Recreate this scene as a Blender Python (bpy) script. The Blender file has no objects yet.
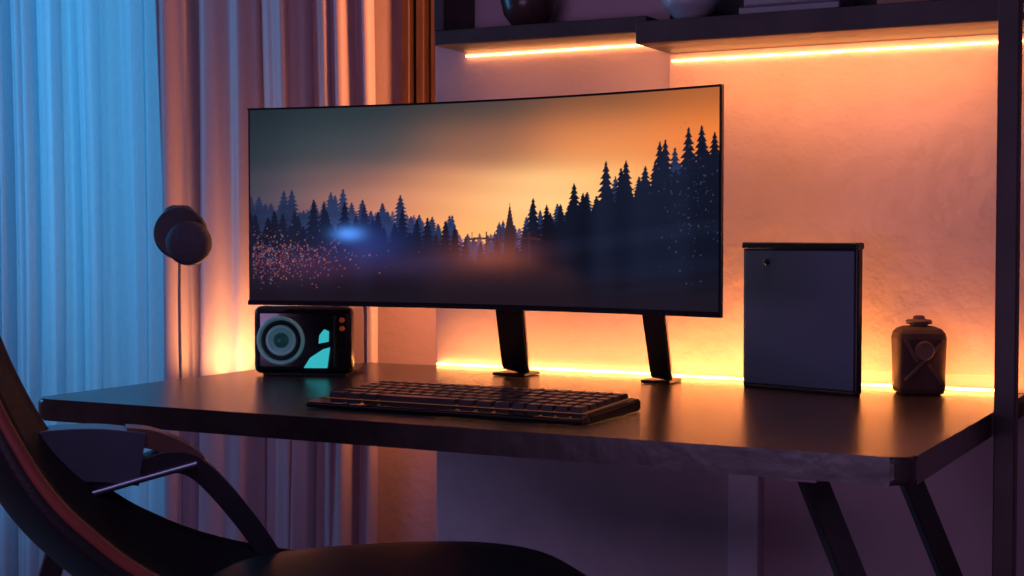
import bpy, bmesh, math, random
import numpy as np
from mathutils import Vector, Matrix
random.seed(7); rng=np.random.RandomState(5)
S=bpy.context.scene
COL=S.collection

# ---------------- materials ----------------
def mat(name, color, rough=.5, metal=0., noise=0., nscale=20., bump=0., bscale=80., emis=None, estr=0., spec=.5, coat=0., stretch=None):
    m=bpy.data.materials.new(name); m.use_nodes=True
    nt=m.node_tree; N=nt.nodes; L=nt.links
    b=N["Principled BSDF"]
    b.inputs["Base Color"].default_value=(*color,1)
    b.inputs["Roughness"].default_value=rough
    b.inputs["Metallic"].default_value=metal
    b.inputs["Specular IOR Level"].default_value=spec
    b.inputs["Coat Weight"].default_value=coat
    tc=N.new("ShaderNodeTexCoord"); mp=N.new("ShaderNodeMapping")
    L.new(tc.outputs["Object"],mp.inputs[0])
    if stretch: mp.inputs["Scale"].default_value=stretch
    if noise>0:
        n=N.new("ShaderNodeTexNoise"); n.inputs["Scale"].default_value=nscale; n.inputs["Detail"].default_value=6
        L.new(mp.outputs[0],n.inputs["Vector"])
        r=N.new("ShaderNodeValToRGB")
        r.color_ramp.elements[0].position=.3; r.color_ramp.elements[1].position=.7
        r.color_ramp.elements[0].color=(*[c*(1-noise) for c in color],1)
        r.color_ramp.elements[1].color=(*[min(1,c*(1+noise)) for c in color],1)
        L.new(n.outputs["Fac"],r.inputs[0]); L.new(r.outputs[0],b.inputs["Base Color"])
    if bump>0:
        n2=N.new("ShaderNodeTexNoise"); n2.inputs["Scale"].default_value=bscale; n2.inputs["Detail"].default_value=5
        L.new(mp.outputs[0],n2.inputs["Vector"])
        bp=N.new("ShaderNodeBump"); bp.inputs["Strength"].default_value=bump; bp.inputs["Distance"].default_value=.01
        L.new(n2.outputs["Fac"],bp.inputs["Height"]); L.new(bp.outputs[0],b.inputs["Normal"])
    if emis:
        b.inputs["Emission Color"].default_value=(*emis,1); b.inputs["Emission Strength"].default_value=estr
    return m

def fabric(name,color,trans=.5,rough=.5):
    m=bpy.data.materials.new(name); m.use_nodes=True
    nt=m.node_tree;N=nt.nodes;L=nt.links
    for n in list(N):
        if n.type!='OUTPUT_MATERIAL': N.remove(n)
    out=[n for n in N if n.type=='OUTPUT_MATERIAL'][0]
    tc=N.new("ShaderNodeTexCoord"); mp=N.new("ShaderNodeMapping"); mp.inputs["Scale"].default_value=(300,300,40)
    nz=N.new("ShaderNodeTexNoise"); nz.inputs["Scale"].default_value=1
    L.new(tc.outputs["Object"],mp.inputs[0]); L.new(mp.outputs[0],nz.inputs["Vector"])
    r=N.new("ShaderNodeValToRGB")
    r.color_ramp.elements[0].color=(*[c*.8 for c in color],1); r.color_ramp.elements[1].color=(*color,1)
    L.new(nz.outputs["Fac"],r.inputs[0])
    d=N.new("ShaderNodeBsdfPrincipled"); d.inputs["Roughness"].default_value=rough; d.inputs["Sheen Weight"].default_value=.1
    t=N.new("ShaderNodeBsdfTranslucent"); mx=N.new("ShaderNodeMixShader"); mx.inputs[0].default_value=trans
    L.new(r.outputs[0],d.inputs["Base Color"]); L.new(r.outputs[0],t.inputs["Color"])
    L.new(d.outputs[0],mx.inputs[1]); L.new(t.outputs[0],mx.inputs[2]); L.new(mx.outputs[0],out.inputs["Surface"])
    return m

M_wall=mat("wall_plaster",(.60,.43,.47),.75,noise=.07,nscale=6,bump=.25,bscale=40)
M_panel=mat("wall_panel_plaster",(.62,.43,.43),.7,noise=.12,nscale=4,bump=.6,bscale=24)
M_floor=mat("floor_wood",(.10,.07,.07),.4,noise=.4,nscale=4,stretch=(1,12,1))
M_ceil=mat("ceiling_paint",(.3,.28,.3),.9,noise=.03)
M_desk=mat("desk_wood",(.040,.028,.027),.26,noise=.45,nscale=9,bump=.08,bscale=30,stretch=(1,9,1))
M_shelf=mat("shelf_wood",(.07,.045,.045),.5,noise=.3,nscale=8,stretch=(1,9,1))
M_black=mat("black_plastic",(.012,.012,.015),.35,noise=.1)
M_gloss=mat("gloss_black",(.01,.01,.013),.12,noise=.1,coat=.6)
M_metal=mat("dark_metal",(.09,.08,.085),.35,metal=.6,noise=.1)
M_leather=mat("chair_leather",(.012,.011,.014),.45,noise=.2,bump=.12,bscale=160)
M_trim=mat("chair_trim",(.30,.07,.05),.35,noise=.1)
M_steel=mat("highlight_steel",(.45,.5,.6),.3,metal=.9,noise=.1)
M_led=mat("led_strip_light",(1,.5,.2),.5,emis=(1,.42,.10),estr=16)
M_ledb=mat("led_strip_light_soft",(1,.5,.2),.5,emis=(1,.40,.12),estr=10)
M_sheer=fabric("sheer_fabric",(.62,.82,.92),.3)
M_drape=fabric("drape_fabric",(.50,.37,.44),.10,.38)
M_slat=mat("slat_wood",(.08,.036,.026),.32,noise=.3,nscale=8,stretch=(8,8,1))

# ---------------- mesh helpers ----------------
def add(me,name,m,parent=None,smooth=False):
    o=bpy.data.objects.new(name,me); COL.objects.link(o)
    if m is not None:
        for mm in (m if isinstance(m,(list,tuple)) else [m]): me.materials.append(mm)
    if smooth:
        for p in me.polygons: p.use_smooth=True
    if parent: o.parent=parent
    return o
def empty(name,loc=(0,0,0),rz=0):
    e=bpy.data.objects.new(name,None); COL.objects.link(e); e.location=loc; e.rotation_euler=(0,0,rz); e.empty_display_size=.05
    return e
def box(name,lo,hi,m,parent=None,bev=0,seg=3,rot=None):
    bm=bmesh.new(); bmesh.ops.create_cube(bm,size=1)
    c=[(a+b)/2 for a,b in zip(lo,hi)]; s=[b-a for a,b in zip(lo,hi)]
    for v in bm.verts: v.co=Vector((v.co.x*s[0],v.co.y*s[1],v.co.z*s[2]))
    if bev>0: bmesh.ops.bevel(bm,geom=list(bm.edges),offset=bev,segments=seg,affect='EDGES',profile=.5)
    if rot: bmesh.ops.rotate(bm,verts=bm.verts,cent=(0,0,0),matrix=rot)
    me=bpy.data.meshes.new(name); bm.to_mesh(me); bm.free()
    o=add(me,name,m,parent); o.location=c
    return o
def pydata(name,v,f,m,parent=None,smooth=True):
    me=bpy.data.meshes.new(name); me.from_pydata([tuple(x) for x in v],[],f); me.update()
    bm=bmesh.new(); bm.from_mesh(me); bmesh.ops.recalc_face_normals(bm,faces=bm.faces); bm.to_mesh(me); bm.free()
    return add(me,name,m,parent,smooth)
def lathe(name,prof,m,parent=None,loc=(0,0,0),seg=48,axis='Z',sq=None,flat=False):
    v=[];f=[]
    for (r,z) in prof:
        for i in range(seg):
            a=2*math.pi*i/seg; k=1
            if sq: k=1/((abs(math.cos(a))**sq+abs(math.sin(a))**sq)**(1/sq))
            x,y=r*k*math.cos(a),r*k*math.sin(a)
            if axis=='Z': v.append((x,y,z))
            elif axis=='-Y': v.append((x,-z,y))
            else: v.append((z,x,y))
    n=len(prof)
    for j in range(n-1):
        for i in range(seg):
            f.append((j*seg+i,j*seg+(i+1)%seg,(j+1)*seg+(i+1)%seg,(j+1)*seg+i))
    f.append(tuple(range(seg))); f.append(tuple((n-1)*seg+i for i in range(seg)))
    o=pydata(name,v,f,m,parent,not flat); o.location=loc
    return o
def tube(name,pts,r,m,parent=None,cyc=False,res=4):
    cu=bpy.data.curves.new(name,'CURVE'); cu.dimensions='3D'; cu.bevel_depth=r; cu.bevel_resolution=res; cu.resolution_u=12; cu.use_fill_caps=True
    sp=cu.splines.new('BEZIER'); sp.bezier_points.add(len(pts)-1)
    for p,q in zip(sp.bezier_points,pts):
        p.co=q; p.handle_left_type=p.handle_right_type='AUTO'
    sp.use_cyclic_u=cyc
    o=bpy.data.objects.new(name,cu); COL.objects.link(o); cu.materials.append(m)
    if parent:o.parent=parent
    return o
def beam(name,a,b,w,d,m,parent=None,wdir=Vector((1,0,0)),bev=.003):
    a=Vector(a);b=Vector(b); z=(b-a).normalized(); x=(wdir-z*wdir.dot(z)).normalized(); y=z.cross(x)
    L=(b-a).length; bm=bmesh.new(); bmesh.ops.create_cube(bm,size=1)
    for v in bm.verts: v.co=Vector((v.co.x*w,v.co.y*d,v.co.z*L))
    bmesh.ops.bevel(bm,geom=list(bm.edges),offset=bev,segments=2,affect='EDGES')
    R=Matrix((x,y,z)).transposed()
    bmesh.ops.rotate(bm,verts=bm.verts,cent=(0,0,0),matrix=R)
    me=bpy.data.meshes.new(name); bm.to_mesh(me); bm.free()
    o=add(me,name,m,parent); o.location=(a+b)/2
    return o

# ---------------- room shell ----------------
XL,XR,YF,ZC=-3.7,1.9,-4.4,2.7
XC=-1.265; YR=.26
box("floor",(XL-.1,YF-.1,-.1),(XR+.1,YR+.1,0),M_floor)
box("ceiling",(XL-.1,YF-.1,ZC),(XR+.1,YR+.1,ZC+.1),M_ceil)
WX0,WX1,WZ0,WZ1=-3.45,-2.15,.25,2.4
wb=empty("wall_back")
box("wall_back_main",(XC,0,0),(XR,YR+.1,ZC),M_wall,wb,bev=.004)
box("wall_back_recess",(WX1,YR,0),(XC,YR+.1,ZC),M_wall,wb)
box("wall_back_left",(XL,YR,0),(WX0,YR+.1,ZC),M_wall,wb)
box("wall_back_below",(WX0,YR,0),(WX1,YR+.1,WZ0),M_wall,wb)
box("wall_back_above",(WX0,YR,WZ1),(WX1,YR+.1,ZC),M_wall,wb)
box("wall_left",(XL-.1,YF,0),(XL,YR,ZC),M_wall)
box("wall_right",(XR,YF,0),(XR+.1,YR,ZC),M_wall)
box("wall_front",(XL,YF-.1,0),(XR,YF,ZC),M_wall)
box("baseboard_back",(XC,-.012,0),(XR,0,.09),M_ceil,bev=.003)
box("trim_wall_panel",(-.683,-.02,.78),(.12,0,1.43),M_panel,bev=.002)
box("trim_cable_duct",(-.545,-.03,.09),(-.480,0,.66),mat("duct_paint",(.8,.66,.72),.5,noise=.04),bev=.003)
wn=empty("window_1",(0,YR,0))
M_frame=mat("window_frame_paint",(.5,.52,.55),.4,noise=.05)
for n,lo,hi in [("frame_left",(WX0,.03,WZ0),(WX0+.05,.08,WZ1)),("frame_right",(WX1-.05,.03,WZ0),(WX1,.08,WZ1)),
                ("frame_mid",((WX0+WX1)/2-.03,.03,WZ0),((WX0+WX1)/2+.03,.08,WZ1)),
                ("frame_bottom",(WX0,.03,WZ0),(WX1,.08,WZ0+.05)),("frame_top",(WX0,.03,WZ1-.05),(WX1,.08,WZ1))]:
    box(n,lo,hi,M_frame,wn,bev=.004)
gm=bpy.data.materials.new("window_glass"); gm.use_nodes=True
N=gm.node_tree.nodes;L=gm.node_tree.links
tr=N.new("ShaderNodeBsdfTransparent"); gl=N.new("ShaderNodeBsdfGlossy"); gl.inputs["Roughness"].default_value=.02
mx=N.new("ShaderNodeMixShader"); mx.inputs[0].default_value=.08
L.new(tr.outputs[0],mx.inputs[1]);L.new(gl.outputs[0],mx.inputs[2]);L.new(mx.outputs[0],N["Material Output"].inputs[0])
box("glass",(WX0+.05,.053,WZ0+.05),(WX1-.05,.057,WZ1-.05),gm,wn)

# ---------------- curtains ----------------
def curtain(name,x0,x1,y0,m,per,amp,seed,z0=.02,z1=2.45,lim=.05,low=.5):
    nx=int((x1-x0)/.003); nz=30
    xs=np.linspace(x0,x1,nx)
    ph=np.cumsum(1+.5*np.sin(xs*5.3+seed)+.4*np.sin(xs*13.1+seed*2)+.3*np.sin(xs*31+seed*3))/nx*(x1-x0)/per*2*math.pi
    am=.6+.4*np.sin(xs*9.7+seed)
    v=[];f=[]
    for j in range(nz+1):
        z=z0+(z1-z0)*j/nz
        k=1-.3*j/nz
        y=amp*k*(am*(np.sin(ph+.3*math.sin(z*1.3+seed)+.25*np.sin(xs*6+z*2))+.45*np.sin(2.1*ph+1.3+z*.5))+low*np.sin(.31*ph+seed+z*.4))
        y=y0+lim*np.tanh(y/lim)
        xx=xs+.010*np.cos(ph)*k+.01*math.sin(z*2)
        for a,b in zip(xx,y): v.append((a,b,z))
    for j in range(nz):
        for i in range(nx-1):
            f.append((j*nx+i,j*nx+i+1,(j+1)*nx+i+1,(j+1)*nx+i))
    return pydata(name,v,f,m,None)
curtain("sheer_curtain",-3.45,-2.12,.195,M_sheer,.056,.028,3,lim=.042,low=1.0)
curtain("drape_curtain",-2.17,-1.50,.085,M_drape,.058,.034,9,lim=.052,low=.8)
rod=empty("curtain_rod")
tube("rod",[(-3.6,.13,2.5),(-2.3,.13,2.5),(-1.4,.13,2.5)],.012,M_metal,rod)
for x in (-3.5,-1.51): beam("bracket",(x,YR,2.5),(x,.13,2.5),.02,.01,M_metal,rod)

sp=empty("slatted_wood_panel")
box("backing",(-1.49,.235,1.22),(-1.285,.259,2.6),M_black,sp)
for i in range(5):
    x=-1.485+i*.042; box("slat_%d"%i,(x,.205,1.22),(x+.024,.235,2.6),M_slat,sp,bev=.004)

# ---------------- shelf unit ----------------
sh=empty("wall_shelf")
box("board_long",(-.683,-.20,1.43),(.105,0,1.475),M_shelf,sh,bev=.003)
box("board_short",(-1.185,-.14,1.462),(-.684,0,1.495),M_shelf,sh,bev=.003)
box("back_panel",(-.683,-.015,1.475),(.105,0,2.1),M_black,sh)
box("board_top",(-1.185,-.20,2.1),(.105,0,2.14),M_shelf,sh,bev=.003)
box("upright_left",(-1.185,-.14,1.495),(-1.16,0,2.1),M_shelf,sh,bev=.002)
box("post_front",(.045,-.375,0),(.080,-.343,2.14),M_shelf,sh,bev=.003)
box("post_back",(.055,-.05,0),(.10,-.001,2.14),M_shelf,sh,bev=.003)
for z in (1.44,2.1,.12): box("side_rail",(.055,-.345,z),(.078,-.04,z+.03),M_shelf,sh,bev=.002)

def led(name,lo,hi,m=M_led): return box(name,lo,hi,m)
led("led_strip_light",(-1.255,-.012,.752),(-.70,-.004,.757))
led("led_strip_light",(-.68,-.032,.752),(.02,-.022,.757))
led("led_strip_light",(-.675,-.027,1.412),(.04,-.021,1.416),M_ledb)
led("led_strip_light",(-1.18,-.008,1.452),(-.70,-.002,1.456),M_ledb)

M_vase=mat("vase_glaze",(.07,.035,.035),.25,noise=.2)
lathe("round_vase",[(.02,0),(.035,.004),(.055,.03),(.062,.06),(.055,.09),(.03,.12),(.022,.14),(.028,.155),(.02,.155),(.015,.13)],M_vase,loc=(-.985,-.075,1.495))
bk=empty("stacked_books",(-.38,-.10,1.475))
cols=[(.12,.12,.2),(.3,.28,.3),(.2,.08,.06),(.1,.13,.16)]
z=0
for i,c in enumerate(cols):
    m=mat("book_cover_%d"%i,c,.5,noise=.1); h=.018+.004*(i%2)
    box("cover_%d"%i,(-.10+.01*i,-.065,z),(.10-.006*i,.065,z+h),m,bk,bev=.002)
    box("pages_%d"%i,(-.098+.01*i,-.068,z+.003),(.098-.006*i,.06,z+h-.003),mat("pages%d"%i,(.4,.36,.36),.8,noise=.1),bk)
    z+=h
bx=empty("storage_box",(-.16,-.12,1.475))
box("body",(-.05,-.05,0),(.05,.05,.09),mat("box_card",(.4,.22,.14),.6,noise=.15),bx,bev=.004)
box("lid",(-.053,-.053,.075),(.053,.053,.1),mat("box_lid",(.3,.18,.14),.6,noise=.15),bx,bev=.003)
lathe("ceramic_bowl",[(.02,0),(.025,.004),(.05,.03),(.065,.055),(.062,.055),(.045,.03),(.015,.01)],mat("bowl_glaze",(.45,.45,.5),.3,noise=.1),loc=(-.60,-.11,1.475))

# ---------------- desk ----------------
dk=empty("desk")
def rounded_slab(name,x0,x1,y0,y1,z0,z1,r,m,parent,bev=.009):
    bm=bmesh.new(); pts=[]
    for cx,cy,a0 in ((x1-r,y1-.002,0),(x0+.002,y1-.002,90),(x0+r,y0+r,180),(x1-r,y0+r,270)):
        rr=r if cy==y0+r else .002
        if cy!=y0+r: cx=x1-.002 if a0==0 else x0+.002
        for i in range(9):
            a=math.radians(a0+90*i/8); pts.append((cx+rr*math.cos(a),cy+rr*math.sin(a)))
    lo=[bm.verts.new((x,y,z0)) for x,y in pts]; hi=[bm.verts.new((x,y,z1)) for x,y in pts]
    n=len(pts); bm.faces.new(hi); bm.faces.new(lo[::-1])
    for i in range(n): bm.faces.new((lo[i],lo[(i+1)%n],hi[(i+1)%n],hi[i]))
    ed=[e for e in bm.edges if abs(e.verts[0].co.z-e.verts[1].co.z)<1e-6]
    bmesh.ops.bevel(bm,geom=ed,offset=bev,segments=4,affect='EDGES',profile=.5)
    me=bpy.data.meshes.new(name); bm.to_mesh(me); bm.free()
    return add(me,name,m,parent)
rounded_slab("desktop",-1.570,.04,-.945,-.002,.710,.75,.03,M_desk,dk)
for n,y in (("front",-.85),("back",-.36)):
    beam("leg_right_%s"%n,(-.13,y,.708),(.17,y,.0),.045,.018,M_metal,dk,wdir=Vector((.6,.8,0)))
beam("leg_left",(-1.50,-.85,.708),(-1.78,-.85,.0),.04,.018,M_metal,dk,wdir=Vector((.6,.8,0)))
beam("leg_rail_right",(-.13,-.89,.703),(-.13,-.18,.703),.05,.012,M_metal,dk)
beam("cross_rail",(-1.42,-.3,.698),(-.15,-.3,.698),.05,.02,M_metal,dk,wdir=Vector((0,1,0)))
box("wall_bracket",(-1.24,-.03,.68),(-.05,-.002,.710),M_metal,dk,bev=.002)

# ---------------- monitor ----------------
W,H=1.028,.402; XM,ZM,YM=-.900,1.108,-.440
mo=empty("curved_monitor",(XM,YM,ZM),math.radians(-1.0))
SAG=.065
def ys(x): return -SAG*(x/(W/2))**2
def curved(name,w,h,d0,d1,m,parent,nx=64,zc=0):
    v=[];f=[]
    for i in range(nx+1):
        x=-w/2+w*i/nx; y=ys(x)
        v+= [(x,y+d0,zc-h/2),(x,y+d0,zc+h/2),(x,y+d1,zc+h/2),(x,y+d1,zc-h/2)]
    for i in range(nx):
        a=4*i;b=4*i+4
        for k in range(4): f.append((a+k,a+(k+1)%4,b+(k+1)%4,b+k))
    f.append((0,1,2,3)); f.append((4*nx,4*nx+3,4*nx+2,4*nx+1))
    return pydata(name,v,f,m,parent,False)
curved("housing",W,H,0,.010,M_black,mo)
curved("back_bulge",W*.8,H*.8,.009,.028,M_black,mo)
curved("back_hump",W*.4,H*.5,.027,.05,M_black,mo)
curved("bezel_bottom",W,.009,-.004,.003,M_gloss,mo,zc=-H/2+.0045)
curved("bezel_top",W,.003,-.003,.003,M_gloss,mo,zc=H/2-.0015)
nx,nz=720,280; sw,shh=W-.009,H-.014
U,V=np.meshgrid(np.linspace(0,1,nx),np.linspace(0,1,nz))
PYn=1-V
def srgb(c): c=np.array(c)/255.; return np.where(c<=.04045,c/12.92,((c+.055)/1.055)**2.4)
cp=[(0,.0,(30,44,52)),(.25,.0,(38,50,56)),(.5,.0,(60,58,58)),(.75,.0,(116,74,52)),(1,.0,(164,90,46)),
    (0,.22,(44,56,64)),(.25,.22,(64,70,76)),(.5,.22,(144,96,76)),(.75,.22,(224,132,76)),(1,.22,(238,126,56)),
    (0,.45,(72,72,88)),(.22,.45,(124,92,92)),(.38,.48,(206,130,98)),(.5,.5,(255,172,108)),(.62,.52,(255,216,150)),(.75,.45,(255,190,116)),(1,.45,(226,120,62)),
    (0,.65,(70,62,90)),(.3,.62,(230,138,100)),(.5,.65,(255,180,96)),(.7,.65,(255,160,86)),(1,.7,(130,80,70))]
num=np.zeros((nz,nx,3));den=np.zeros((nz,nx,1))
for (a,b,c) in cp:
    w_=np.exp(-(((U-a)/.14)**2+((PYn-b)/.14)**2))[...,None]+1e-6
    num+=w_*srgb(c); den+=w_
img=num/den
cl=.05*np.sin(PYn*42+np.sin(U*7)*1.5)*np.exp(-((PYn-.42)/.14)**2)
img*= (1+cl[...,None])
def noise1(x,seed,f):
    r=np.random.RandomState(seed); t=r.rand(400); i=np.floor(x*f).astype(int)%399; fr=x*f-np.floor(x*f); fr=fr*fr*(3-2*fr)
    return t[i]*(1-fr)+t[i+1]*fr
def trees(basef,step,hmin,hmax,seed,color,fade,wf=1.):
    global img
    r=np.random.RandomState(seed); u=U[0]
    x=0
    mask=np.zeros((nz,nx))
    while x<1:
        h=hmin+(hmax-hmin)*r.rand()**1.2; bs=basef(x); tp=bs-h; wdt=(.012+.050*h)*wf
        d=(PYn-tp)/h
        half=wdt*np.clip(d,0,1.3)**.8*(.4+.6*((d*8+r.rand())%1))+.0008
        mask=np.maximum(mask,((np.abs(U-x)<half)&(d>0)).astype(float))
        x+=step*(.3+1.3*r.rand())
    ground=(PYn>np.array([basef(t) for t in u])[None,:]-.02+.05*noise1(U,seed,90))
    mask=np.maximum(mask,ground)
    c=srgb(color)[None,None,:]+0*img
    c=c*(1+fade*(noise1(U,seed+1,25)[...,None]-.5)+fade*.5*(noise1(PYn+.3*U,seed+2,30)[...,None]-.5))
    img=img*(1-mask[...,None])+c*mask[...,None]
lerp=lambda xs,ysx:(lambda x:float(np.interp(x,xs,ysx)))
trees(lerp([0,.2,.4,.5,.6,.8,1],[.56,.60,.66,.74,.68,.58,.5]),.012,.03,.10,1,(96,72,98),.3)
trees(lerp([0,.1,.3,.42,.5,.6,.7,.85,1],[.56,.60,.60,.70,.82,.70,.60,.50,.38]),.018,.06,.20,2,(38,48,80),.5,1.15)
trees(lerp([0,.1,.3,.42,.5,.55,.62,.7,.85,1],[.70,.72,.70,.78,.90,.90,.70,.60,.50,.36]),.015,.08,.25,3,(17,22,40),.7,1.1)
mk=((np.abs(U-.562)<.012*np.clip((PYn-.50)/.16,0,1))&(PYn>.50)&(PYn<.9))
mk|=(np.abs(PYn-.68-.008*np.sin(U*60))<.005)&(U>.47)&(U<.63)
mk|=((np.abs((U*100)%3.1-1.5)<.12)&(PYn>.64)&(PYn<.8)&(U>.47)&(U<.63))
img=np.where(mk[...,None],srgb((50,32,40)),img)
sf=np.clip((PYn-.72-1.2*np.abs(U-.55)**1.3+.02*noise1(U,31,60))/.06,0,1)*np.clip((.2-np.abs(U-.55))/.08,0,1)
img=img*(1-sf[...,None]*.8)+srgb((50,30,36))*sf[...,None]*.8
def blob(cx,cy,sx,sy,col,k):
    global img
    g=np.exp(-((U-cx)/sx)**2-((PYn-cy)/sy)**2)[...,None]*k
    img=img+g*srgb(col)
blob(.52,.76,.09,.08,(170,84,56),.4); blob(.21,.65,.03,.035,(80,150,250),.8); blob(.25,.70,.08,.11,(46,62,136),.5)
blob(.12,.83,.13,.09,(96,46,76),.35); blob(.36,.82,.10,.08,(80,50,80),.25)
low=np.clip((PYn-.78)/.18,0,1)[...,None]; img=img*(1-low*.8)+srgb((26,18,26))*low*.8
for k in range(760):
    cx=abs(rng.randn())*.09+.005; cy=.77+rng.randn()*.065
    if k>620: cx=.94+rng.randn()*.035; cy=.48+rng.randn()*.14
    sz=.0007+.0009*rng.rand(); g=(np.abs(U-cx)<sz)&(np.abs(PYn-cy)<sz*2.5)
    c=[(200,90,90),(190,110,150),(220,130,80),(90,130,190)][rng.randint(4)] if k<=620 else [(120,120,170),(90,100,150)][rng.randint(2)]
    img[g]=img[g]*.6+srgb(c)*(.34 if k<=620 else .18)
vig=np.clip((U-.0)/.1,0,1)*.25+.75
img=np.clip(img*vig[...,None],0,1)
me=bpy.data.meshes.new("screen")
xs=(U-.5)*sw; zs=(V-.5)*shh+.003; yv=-SAG*(xs/(W/2))**2-.0015
co=np.stack([xs,yv,zs],-1).reshape(-1,3)
idx=np.arange(nx*nz).reshape(nz,nx)
fc=np.stack([idx[:-1,:-1],idx[:-1,1:],idx[1:,1:],idx[1:,:-1]],-1).reshape(-1,4)
me.from_pydata(co.tolist(),[],fc.tolist()); me.update()
at=me.color_attributes.new("picture",'FLOAT_COLOR','POINT')
at.data.foreach_set("color",np.concatenate([img,np.ones((nz,nx,1))],-1).reshape(-1).astype(np.float32))
sm=bpy.data.materials.new("screen_display"); sm.use_nodes=True
N=sm.node_tree.nodes;L=sm.node_tree.links; b=N["Principled BSDF"]
an=N.new("ShaderNodeAttribute"); an.attribute_name="picture"
b.inputs["Base Color"].default_value=(.004,.004,.004,1); b.inputs["Roughness"].default_value=.4; b.inputs["Specular IOR Level"].default_value=.15
L.new(an.outputs["Color"],b.inputs["Emission Color"]); b.inputs["Emission Strength"].default_value=1.12
add(me,"screen",sm,mo)
def loc(p):
    v=Vector(p)-Vector((XM,YM,ZM)); return Matrix.Rotation(math.radians(1.0),3,'Z')@v
beam("stand_leg_1",loc((-.878,-.37,.93)),loc((-.990,-.125,.762)),.060,.014,M_metal,mo)
beam("stand_leg_2",loc((-.575,-.37,.93)),loc((-.650,-.135,.762)),.045,.014,M_metal,mo)
box("stand_foot_1",loc((-1.03,-.16,.7505)),loc((-.950,-.09,.757)),M_metal,mo,bev=.002)
box("stand_foot_2",loc((-.685,-.165,.7505)),loc((-.62,-.10,.757)),M_metal,mo,bev=.002)
box("stand_crossbar",loc((-.92,-.40,.92)),loc((-.54,-.36,.96)),M_metal,mo,bev=.004)

# ---------------- keyboard ----------------
kb=empty("keyboard",(-.762,-.712,.75),math.radians(-1))
def wedge(name,x0,x1,y0,y1,h0,h1,zb,m,parent,bev=.004):
    bm=bmesh.new()
    vs=[bm.verts.new(p) for p in [(x0,y0,zb),(x1,y0,zb),(x1,y1,zb),(x0,y1,zb),(x0,y0,h0),(x1,y0,h0),(x1,y1,h1),(x0,y1,h1)]]
    for q in ((3,2,1,0),(4,5,6,7),(0,1,5,4),(1,2,6,5),(2,3,7,6),(3,0,4,7)): bm.faces.new([vs[i] for i in q])
    bmesh.ops.bevel(bm,geom=list(bm.edges),offset=bev,segments=3,affect='EDGES')
    me=bpy.data.meshes.new(name); bm.to_mesh(me); bm.free(); return add(me,name,m,parent)
M_kbl=mat("key_underglow",(.02,.01,.008),.5,noise=.1,emis=(1,.30,.10),estr=.12)
wedge("case",-.268,.268,-.095,.10,.014,.022,.001,M_black,kb,.003)
wedge("key_well",-.255,.255,-.090,.096,.0148,.0225,.013,M_kbl,kb,.0005)
wedge("palm_rest",-.268,.268,-.130,-.095,.010,.014,.001,M_gloss,kb,.003)
M_key=mat("keycap",(.06,.046,.048),.30,noise=.2)
bm=bmesh.new()
rows=[(.080,[1]*19),(.050,[1]*14+[1.5]+[1]*4),(.019,[1.5]+[1]*17),(-.012,[1.8]+[1]*11+[2]+[1]*4),(-.043,[2.2]+[1]*10+[2.3]+[1]*4),(-.074,[1.3,1.3,1.3,6,1.3,1.3,1.3]+[1]*5)]
for y,ws in rows:
    tot=sum(ws); k=.50/tot; x=-.25
    for w in ws:
        bw=w*k; z=.0178+(y+.105)/.205*.008
        r=bmesh.ops.create_cube(bm,size=1)
        for v in r['verts']:
            t=.80 if v.co.z>0 else .94
            v.co=Vector((x+bw/2+v.co.x*(bw-.003)*(t if w<3 else .97),y+v.co.y*.0275*t,z+v.co.z*.011))
        x+=bw
me=bpy.data.meshes.new("keys"); bm.to_mesh(me); bm.free(); add(me,"keys",M_key,kb)

# ---------------- desk speaker ----------------
TH=math.radians(27.8)
spk=empty("desktop_speaker",(-1.402,-.305,.75),math.radians(22))
M_cyan=mat("cyan_reflection_glow",(.02,.30,.34),.1,noise=.1,emis=(.05,.66,.72),estr=.7,coat=.5)  # emission paints the cyan light reflected on the speaker
M_cone=mat("speaker_cone",(.42,.60,.66),.3,metal=.3,noise=.1,emis=(.10,.5,.6),estr=.09)  # slight cyan emission painted in to brighten the woofer
M_cone2=mat("speaker_cone_dark",(.05,.13,.15),.3,metal=.3,noise=.1,emis=(.05,.5,.55),estr=.03)  # weaker cyan emission painted into the cap as well
box("body",(-.108,-.06,.004),(.108,.075,.149),M_gloss,spk,bev=.016,seg=5)
box("foot_plate",(-.09,-.05,0),(.09,.065,.008),M_black,spk,bev=.002)
c0=(-.046,-.060,.076)
lathe("woofer_flange",[(.051,0),(.052,.007),(.050,.012),(.046,.012),(.0435,.006),(.0435,0)],M_cone,spk,c0,axis='-Y')
lathe("woofer_surround",[(.043,0),(.043,.003),(.040,.008),(.036,.008),(.033,.003),(.033,0)],M_black,spk,c0,axis='-Y')
lathe("woofer_cone",[(.033,.001),(.033,.006),(.027,.004),(.020,.002),(.016,.001)],M_cone,spk,c0,axis='-Y')
lathe("woofer_cap",[(.017,0),(.016,.006),(.010,.011),(.003,.0125)],M_cone2,spk,c0,axis='-Y',seg=32)
F5=[tuple(range(5)),tuple(range(9,4,-1))]+[(i,(i+1)%5,(i+1)%5+5,i+5) for i in range(5)]
v=[(.004,-.061,.018),(.054,-.061,.018),(.060,-.061,.062),(.046,-.061,.058),(.018,-.061,.040)]
v2=[(a,b-.006,c) for a,b,c in v]
pydata("cyan_reflection",v+v2,F5,M_cyan,spk,False)
v=[(.036,-.061,.070),(.057,-.061,.074),(.058,-.061,.096),(.048,-.061,.100),(.038,-.061,.088)]
v2=[(a,b-.005,c) for a,b,c in v]
pydata("cyan_reflection_upper",v+v2,F5,M_cyan,spk,False)
M_cop=mat("copper_knob",(.4,.08,.05),.3,metal=.6,noise=.1,emis=(1,.15,.04),estr=.10)
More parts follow.
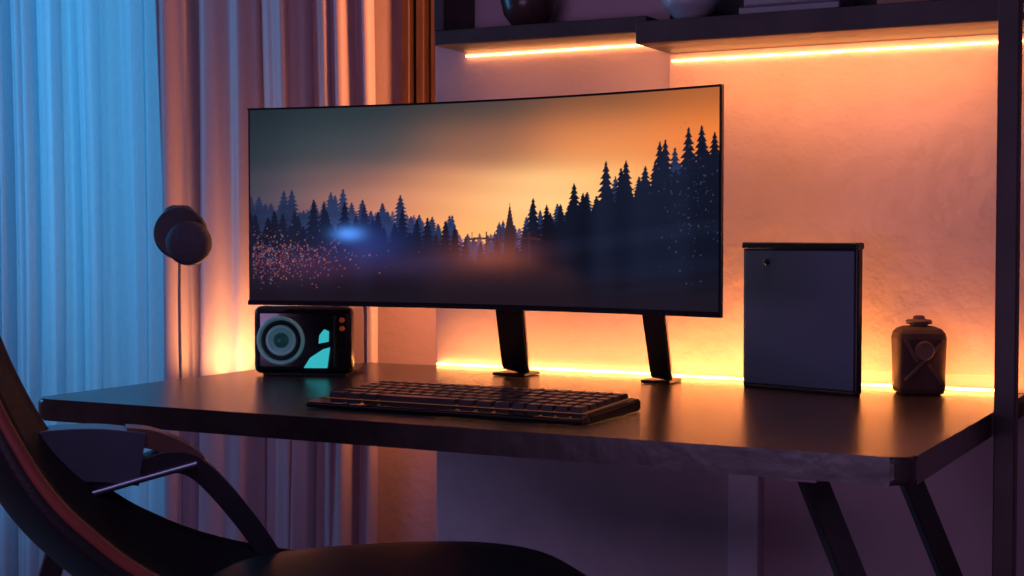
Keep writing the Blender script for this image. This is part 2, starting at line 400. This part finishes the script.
for i,z in enumerate((.120,.102)):
    lathe("knob_%d"%i,[(.0055,0),(.0055,.005),(.004,.007)],M_cop,spk,(.086,-.060,z),axis='-Y',seg=24)
box("side_fin",(.068,-.066,.02),(.074,-.058,.130),M_black,spk,bev=.002)

# ---------------- pedestal fan ----------------
ps=empty("pedestal_fan",(-1.663,-.40,0),math.radians(34))
M_hd=mat("head_shell",(.04,.038,.048),.4,noise=.1)
lathe("head_back",[(.02,-.055),(.045,-.05),(.056,-.03),(.058,0),(.055,.012),(.05,.012)],M_hd,ps,(-.010,0,1.054),axis='-Y')
lathe("head_grille",[(.049,.0),(.049,.012),(.044,.018),(.036,.021),(.020,.024),(.004,.025)],mat("grille",(.07,.07,.10),.45,metal=.3,noise=.2,nscale=200,bump=.3,bscale=500),ps,(.010,-.014,1.033),axis='-Y')
box("head_hood",(-.052,.01,1.052),(.020,.06,1.116),M_hd,ps,bev=.024,seg=5)
M_pole=mat("pole_paint",(.36,.28,.36),.6,noise=.1)
tube("pole",[(-.015,.035,1.03),(-.018,.045,.95),(-.018,.05,.7),(-.018,.05,.03)],.0035,M_pole,ps)
lathe("base",[(.13,0),(.13,.012),(.11,.02),(.02,.03)],M_metal,ps,(-.018,.05,0))

# ---------------- slim computer ----------------
ang=math.atan2(-.075,.248)
pc=empty("slim_desktop_computer",(-.353,-.176,.75),ang)
M_face=mat("brushed_face",(.13,.15,.21),.42,noise=.06,nscale=3,spec=.4)
box("shell",(-.13,0,.003),(.13,.018,.284),M_black,pc,bev=.004)
box("front_plate",(-.124,-.003,.009),(.123,.004,.270),M_face,pc,bev=.002)
box("top_cap",(-.131,-.004,.273),(.131,.021,.286),M_black,pc,bev=.003)
box("foot",(-.125,-.004,0),(.125,.021,.007),M_black,pc,bev=.002)
lathe("camera_dot",[(.006,0),(.006,.003),(.003,.0035)],M_gloss,pc,(-.072,-.003,.248),axis='-Y',seg=24)

# ---------------- flask ----------------
ca=empty("metal_flask_bottle",(-.142,-.098,.75),math.radians(26))
M_can=mat("bronze",(.10,.052,.038),.62,noise=.3,nscale=14,bump=.12,bscale=60,spec=.25)
M_can2=mat("bronze_relief",(.20,.10,.07),.5,noise=.2,spec=.4)
lathe("body",[(.036,0),(.042,.003),(.045,.012),(.0445,.04),(.0455,.075),(.0465,.105),(.044,.116),(.038,.123),(.028,.127),(.018,.128)],M_can,ca,sq=5,seg=120,flat=True)
lathe("cap",[(.016,.12),(.016,.131),(.023,.132),(.025,.137),(.022,.140),(.012,.141),(.010,.147),(.006,.148)],M_can2,ca,seg=48,flat=True)
lathe("emblem",[(.018,0),(.018,.004),(.015,.005),(.012,.002),(.004,.003)],M_can2,ca,(0,-.045,.084),axis='-Y',seg=32)
for a,bq in (((-.036,-.045,.028),(.034,-.0455,.100)),((-.036,-.0455,.105),(-.012,-.045,.062)),((.034,-.045,.022),(.006,-.045,.060))):
    beam("rib",a,bq,.007,.006,M_can2,ca,bev=.002)

# ---------------- chair ----------------
ch=empty("office_chair",(-.700,-1.040,0),math.radians(45))
prof=[(-.672,1.145),(-.648,1.055),(-.620,.948),(-.580,.838),(-.520,.726),(-.448,.650),(-.376,.598),(-.255,.545),(-.08,.505),(.10,.492),(.24,.492),(.30,.477)]
def cr(P,t):
    n=len(P)-1; x=t*n; i=min(int(x),n-1); f=x-i
    p0=P[max(i-1,0)];p1=P[i];p2=P[i+1];p3=P[min(i+2,n)]
    return tuple(.5*((2*p1[k])+(-p0[k]+p2[k])*f+(2*p0[k]-5*p1[k]+4*p2[k]-p3[k])*f*f+(-p0[k]+3*p1[k]-3*p2[k]+p3[k])*f**3) for k in (0,1))
ns,nw=64,28; v=[];f=[]; edge=[[],[]]
for i in range(ns+1):
    t=i/ns; x,z=cr(prof,t); x2,z2=cr(prof,min(1,t+.01)); x1,z1=cr(prof,max(0,t-.01))
    tx,tz=x2-x1,z2-z1; l=math.hypot(tx,tz); nxn,nzn=-tz/l,tx/l
    if nxn<0 and nzn<0: nxn,nzn=-nxn,-nzn
    hw=.265*(1-.45*max(0,(.13-t)/.13)**2)*(1-.12*max(0,(t-.85)/.15)**2)
    wing=.06*math.sin(math.pi*min(1,max(0,t)))**.7
    for j in range(nw+1):
        w=-1+2*j/nw; off=wing*(abs(w)**3-1)
        p=(x+nxn*off,hw*math.copysign(abs(w)**.85,w),z+nzn*off); v.append(p)
        if j==0: edge[0].append(p)
        if j==nw: edge[1].append(p)
for i in range(ns):
    for j in range(nw):
        a=i*(nw+1)+j; f.append((a,a+1,a+nw+2,a+nw+1))
o=pydata("shell",v,f,M_leather,ch); s=o.modifiers.new("s",'SOLIDIFY'); s.thickness=.03; s.offset=0
for k in (0,1): tube("piping_%d"%k,[(p[0],p[1],p[2]+.004) for p in edge[k][::4]],.008,M_trim,ch)
nn=48; rings=[(.96,.0),(1.0,.02),(.98,.04),(.9,.055),(.6,.066),(.2,.070)]
vv=[];ff=[]
for r,z in rings:
    for i in range(nn):
        a=2*math.pi*i/nn; k=1/((abs(math.cos(a))**2.6+abs(math.sin(a))**2.6)**(1/2.6))
        vv.append((-.01+.30*r*k*math.cos(a),.27*r*k*math.sin(a),.478+z))
for j in range(len(rings)-1):
    for i in range(nn): ff.append((j*nn+i,j*nn+(i+1)%nn,(j+1)*nn+(i+1)%nn,(j+1)*nn+i))
ff.append(tuple(range(nn))); ff.append(tuple((len(rings)-1)*nn+i for i in range(nn)))
pydata("seat_cushion",vv,ff,M_leather,ch)
def strip(name,pts,w,th,m,parent,side):
    v=[];f=[];n=len(pts); m_=24
    P=[]
    for i in range(m_*(n-1)+1):
        t=i/(m_*(n-1)); x=t*(n-1); k=min(int(x),n-2); fr=x-k
        p0=pts[max(k-1,0)];p1=pts[k];p2=pts[k+1];p3=pts[min(k+2,n-1)]
        P.append(tuple(.5*((2*p1[q])+(-p0[q]+p2[q])*fr+(2*p0[q]-5*p1[q]+4*p2[q]-p3[q])*fr*fr+(-p0[q]+3*p1[q]-3*p2[q]+p3[q])*fr**3) for q in (0,1)))
    for i,(x,z) in enumerate(P):
        a=P[max(i-1,0)];b_=P[min(i+1,len(P)-1)]; tx,tz=b_[0]-a[0],b_[1]-a[1]; l=math.hypot(tx,tz); nx_,nz_=-tz/l,tx/l
        for (sw_,sn) in ((-1,-1),(1,-1),(1,1),(-1,1)):
            v.append((x+nx_*sn*th/2,side+sw_*w/2,z+nz_*sn*th/2))
    for i in range(len(P)-1):
        a=4*i;b_=a+4
        for k in range(4): f.append((a+k,a+(k+1)%4,b_+(k+1)%4,b_+k))
    f.append((0,1,2,3)); f.append(tuple(4*(len(P)-1)+k for k in (3,2,1,0)))
    o=pydata(name,v,f,m,parent,False); q=o.modifiers.new("b",'BEVEL'); q.width=.008;q.segments=4
    return o
M_arm=mat("armrest_shell",(.05,.045,.055),.3,noise=.1)
M_armp=mat("armrest_panel",(.17,.18,.25),.35,noise=.1)
M_armc=mat("armrest_lit_end",(.30,.15,.11),.4,noise=.1)  # copper colour paints the orange light on the arm's end
strip("armrest_pad",[(-.60,.685),(-.53,.700),(-.45,.702),(-.375,.692)],.07,.085,M_armp,ch,.27)
strip("armrest_lit_end",[(-.40,.728),(-.36,.722),(-.315,.702),(-.285,.678)],.055,.03,M_armc,ch,.27)
strip("armrest_support",[(-.46,.650),(-.38,.672),(-.33,.685),(-.280,.665),(-.205,.575),(-.143,.475)],.06,.035,M_arm,ch,.27)
tube("arm_highlight_tube",[(-.53,.232,.625),(-.46,.232,.640),(-.38,.232,.660),(-.29,.232,.682)],.005,M_steel,ch)  # pale tube put in for the blue highlight along the arm
beam("arm_mount",(-.15,.27,.475),(0,.1,.47),.06,.02,M_metal,ch)
beam("arm_back_mount",(-.56,.262,.66),(-.50,.245,.64),.05,.03,M_metal,ch,wdir=Vector((0,0,1)))
lathe("gas_column",[(.03,.10),(.03,.28),(.02,.285),(.02,.43),(.09,.432),(.09,.475)],M_metal,ch,seg=32)
for i in range(5):
    a=2*math.pi*i/5; e=(.3*math.cos(a),.3*math.sin(a),.085)
    beam("base_arm_%d"%i,(0,0,.12),e,.045,.03,M_metal,ch,wdir=Vector((-math.sin(a),math.cos(a),0)))
    lathe("caster_%d"%i,[(.02,-.022),(.03,-.018),(.03,.018),(.02,.022)],M_black,ch,(e[0],e[1],.0305),axis='X',seg=28)
lathe("base_hub",[(.05,.08),(.055,.10),(.05,.15),(.03,.16)],M_metal,ch,seg=32)

# ---------------- lights ----------------
def area(name,loc_,d,sx,sy,col,p,xd=(1,0,0)):
    l=bpy.data.lights.new(name,'AREA'); l.shape='RECTANGLE'; l.size=sx;l.size_y=sy;l.color=col;l.energy=p
    o=bpy.data.objects.new(name,l); COL.objects.link(o); o.location=loc_
    z=-Vector(d).normalized(); x=Vector(xd); x=(x-z*x.dot(z))
    x.normalize(); y=z.cross(x); o.rotation_euler=Matrix((x,y,z)).transposed().to_euler(); return o
area("dusk_window_light",(-2.80,.85,1.6),(.0,-1,-.1),.7,1.9,(.05,.55,1.),20)
area("ceiling_violet_fill",(-.6,-2.4,2.65),(0,0,-1),1.6,1.6,(.55,.40,.9),9)  # unseen fill added for dim violet ambient light, no ceiling fixture
area("low_mauve_fill",(-.9,-4.35,.7),(0,1,-.08),1.8,.6,(.70,.42,.9),14)  # unseen low fill added to brighten the wall under the desk
area("side_blue_fill",(-3.65,-.7,1.6),(1,.35,-.05),1.2,1.5,(.06,.48,1.),24,xd=(0,1,0))  # unseen blue fill added from the left, where the wall has no window
area("desk_led_wash",(-.33,-.10,.762),(0,.75,1),.72,.02,(1,.36,.09),2.7)
area("desk_led_wash",(-.96,-.085,.762),(0,.75,1),.54,.02,(1,.36,.09),1.1)
area("shelf_led_wash",(-.32,-.17,1.424),(0,.7,-1),.70,.02,(1,.38,.12),1.9)
area("shelf_led_wash",(-.92,-.12,1.455),(0,.7,-1),.44,.02,(1,.38,.12),.2)
area("recess_warm_fill",(-1.275,.045,1.5),(-1,.01,0),.04,1.7,(1,.33,.10),7.0,xd=(0,1,0))  # hidden warm fill added to rake light across the drape folds
area("curtain_led_uplight",(-1.80,-.02,.70),(-.05,.25,1),.30,.02,(1,.40,.12),3.8)
w=bpy.data.worlds.new("World"); S.world=w; w.use_nodes=True
w.node_tree.nodes["Background"].inputs[0].default_value=(.05,.09,.2,1); w.node_tree.nodes["Background"].inputs[1].default_value=.6

# ---------------- camera ----------------
cd=bpy.data.cameras.new("camera"); cam=bpy.data.objects.new("camera",cd); COL.objects.link(cam)
cd.sensor_width=36; cd.lens=1500/1024*36
cam.location=(.5,-2.97,1.05); cam.rotation_euler=(math.radians(90-2.02),0,TH)
cd.dof.use_dof=True; cd.dof.focus_distance=2.75; cd.dof.aperture_fstop=8; cd.clip_start=.05
S.camera=cam
S.view_settings.view_transform='Standard'
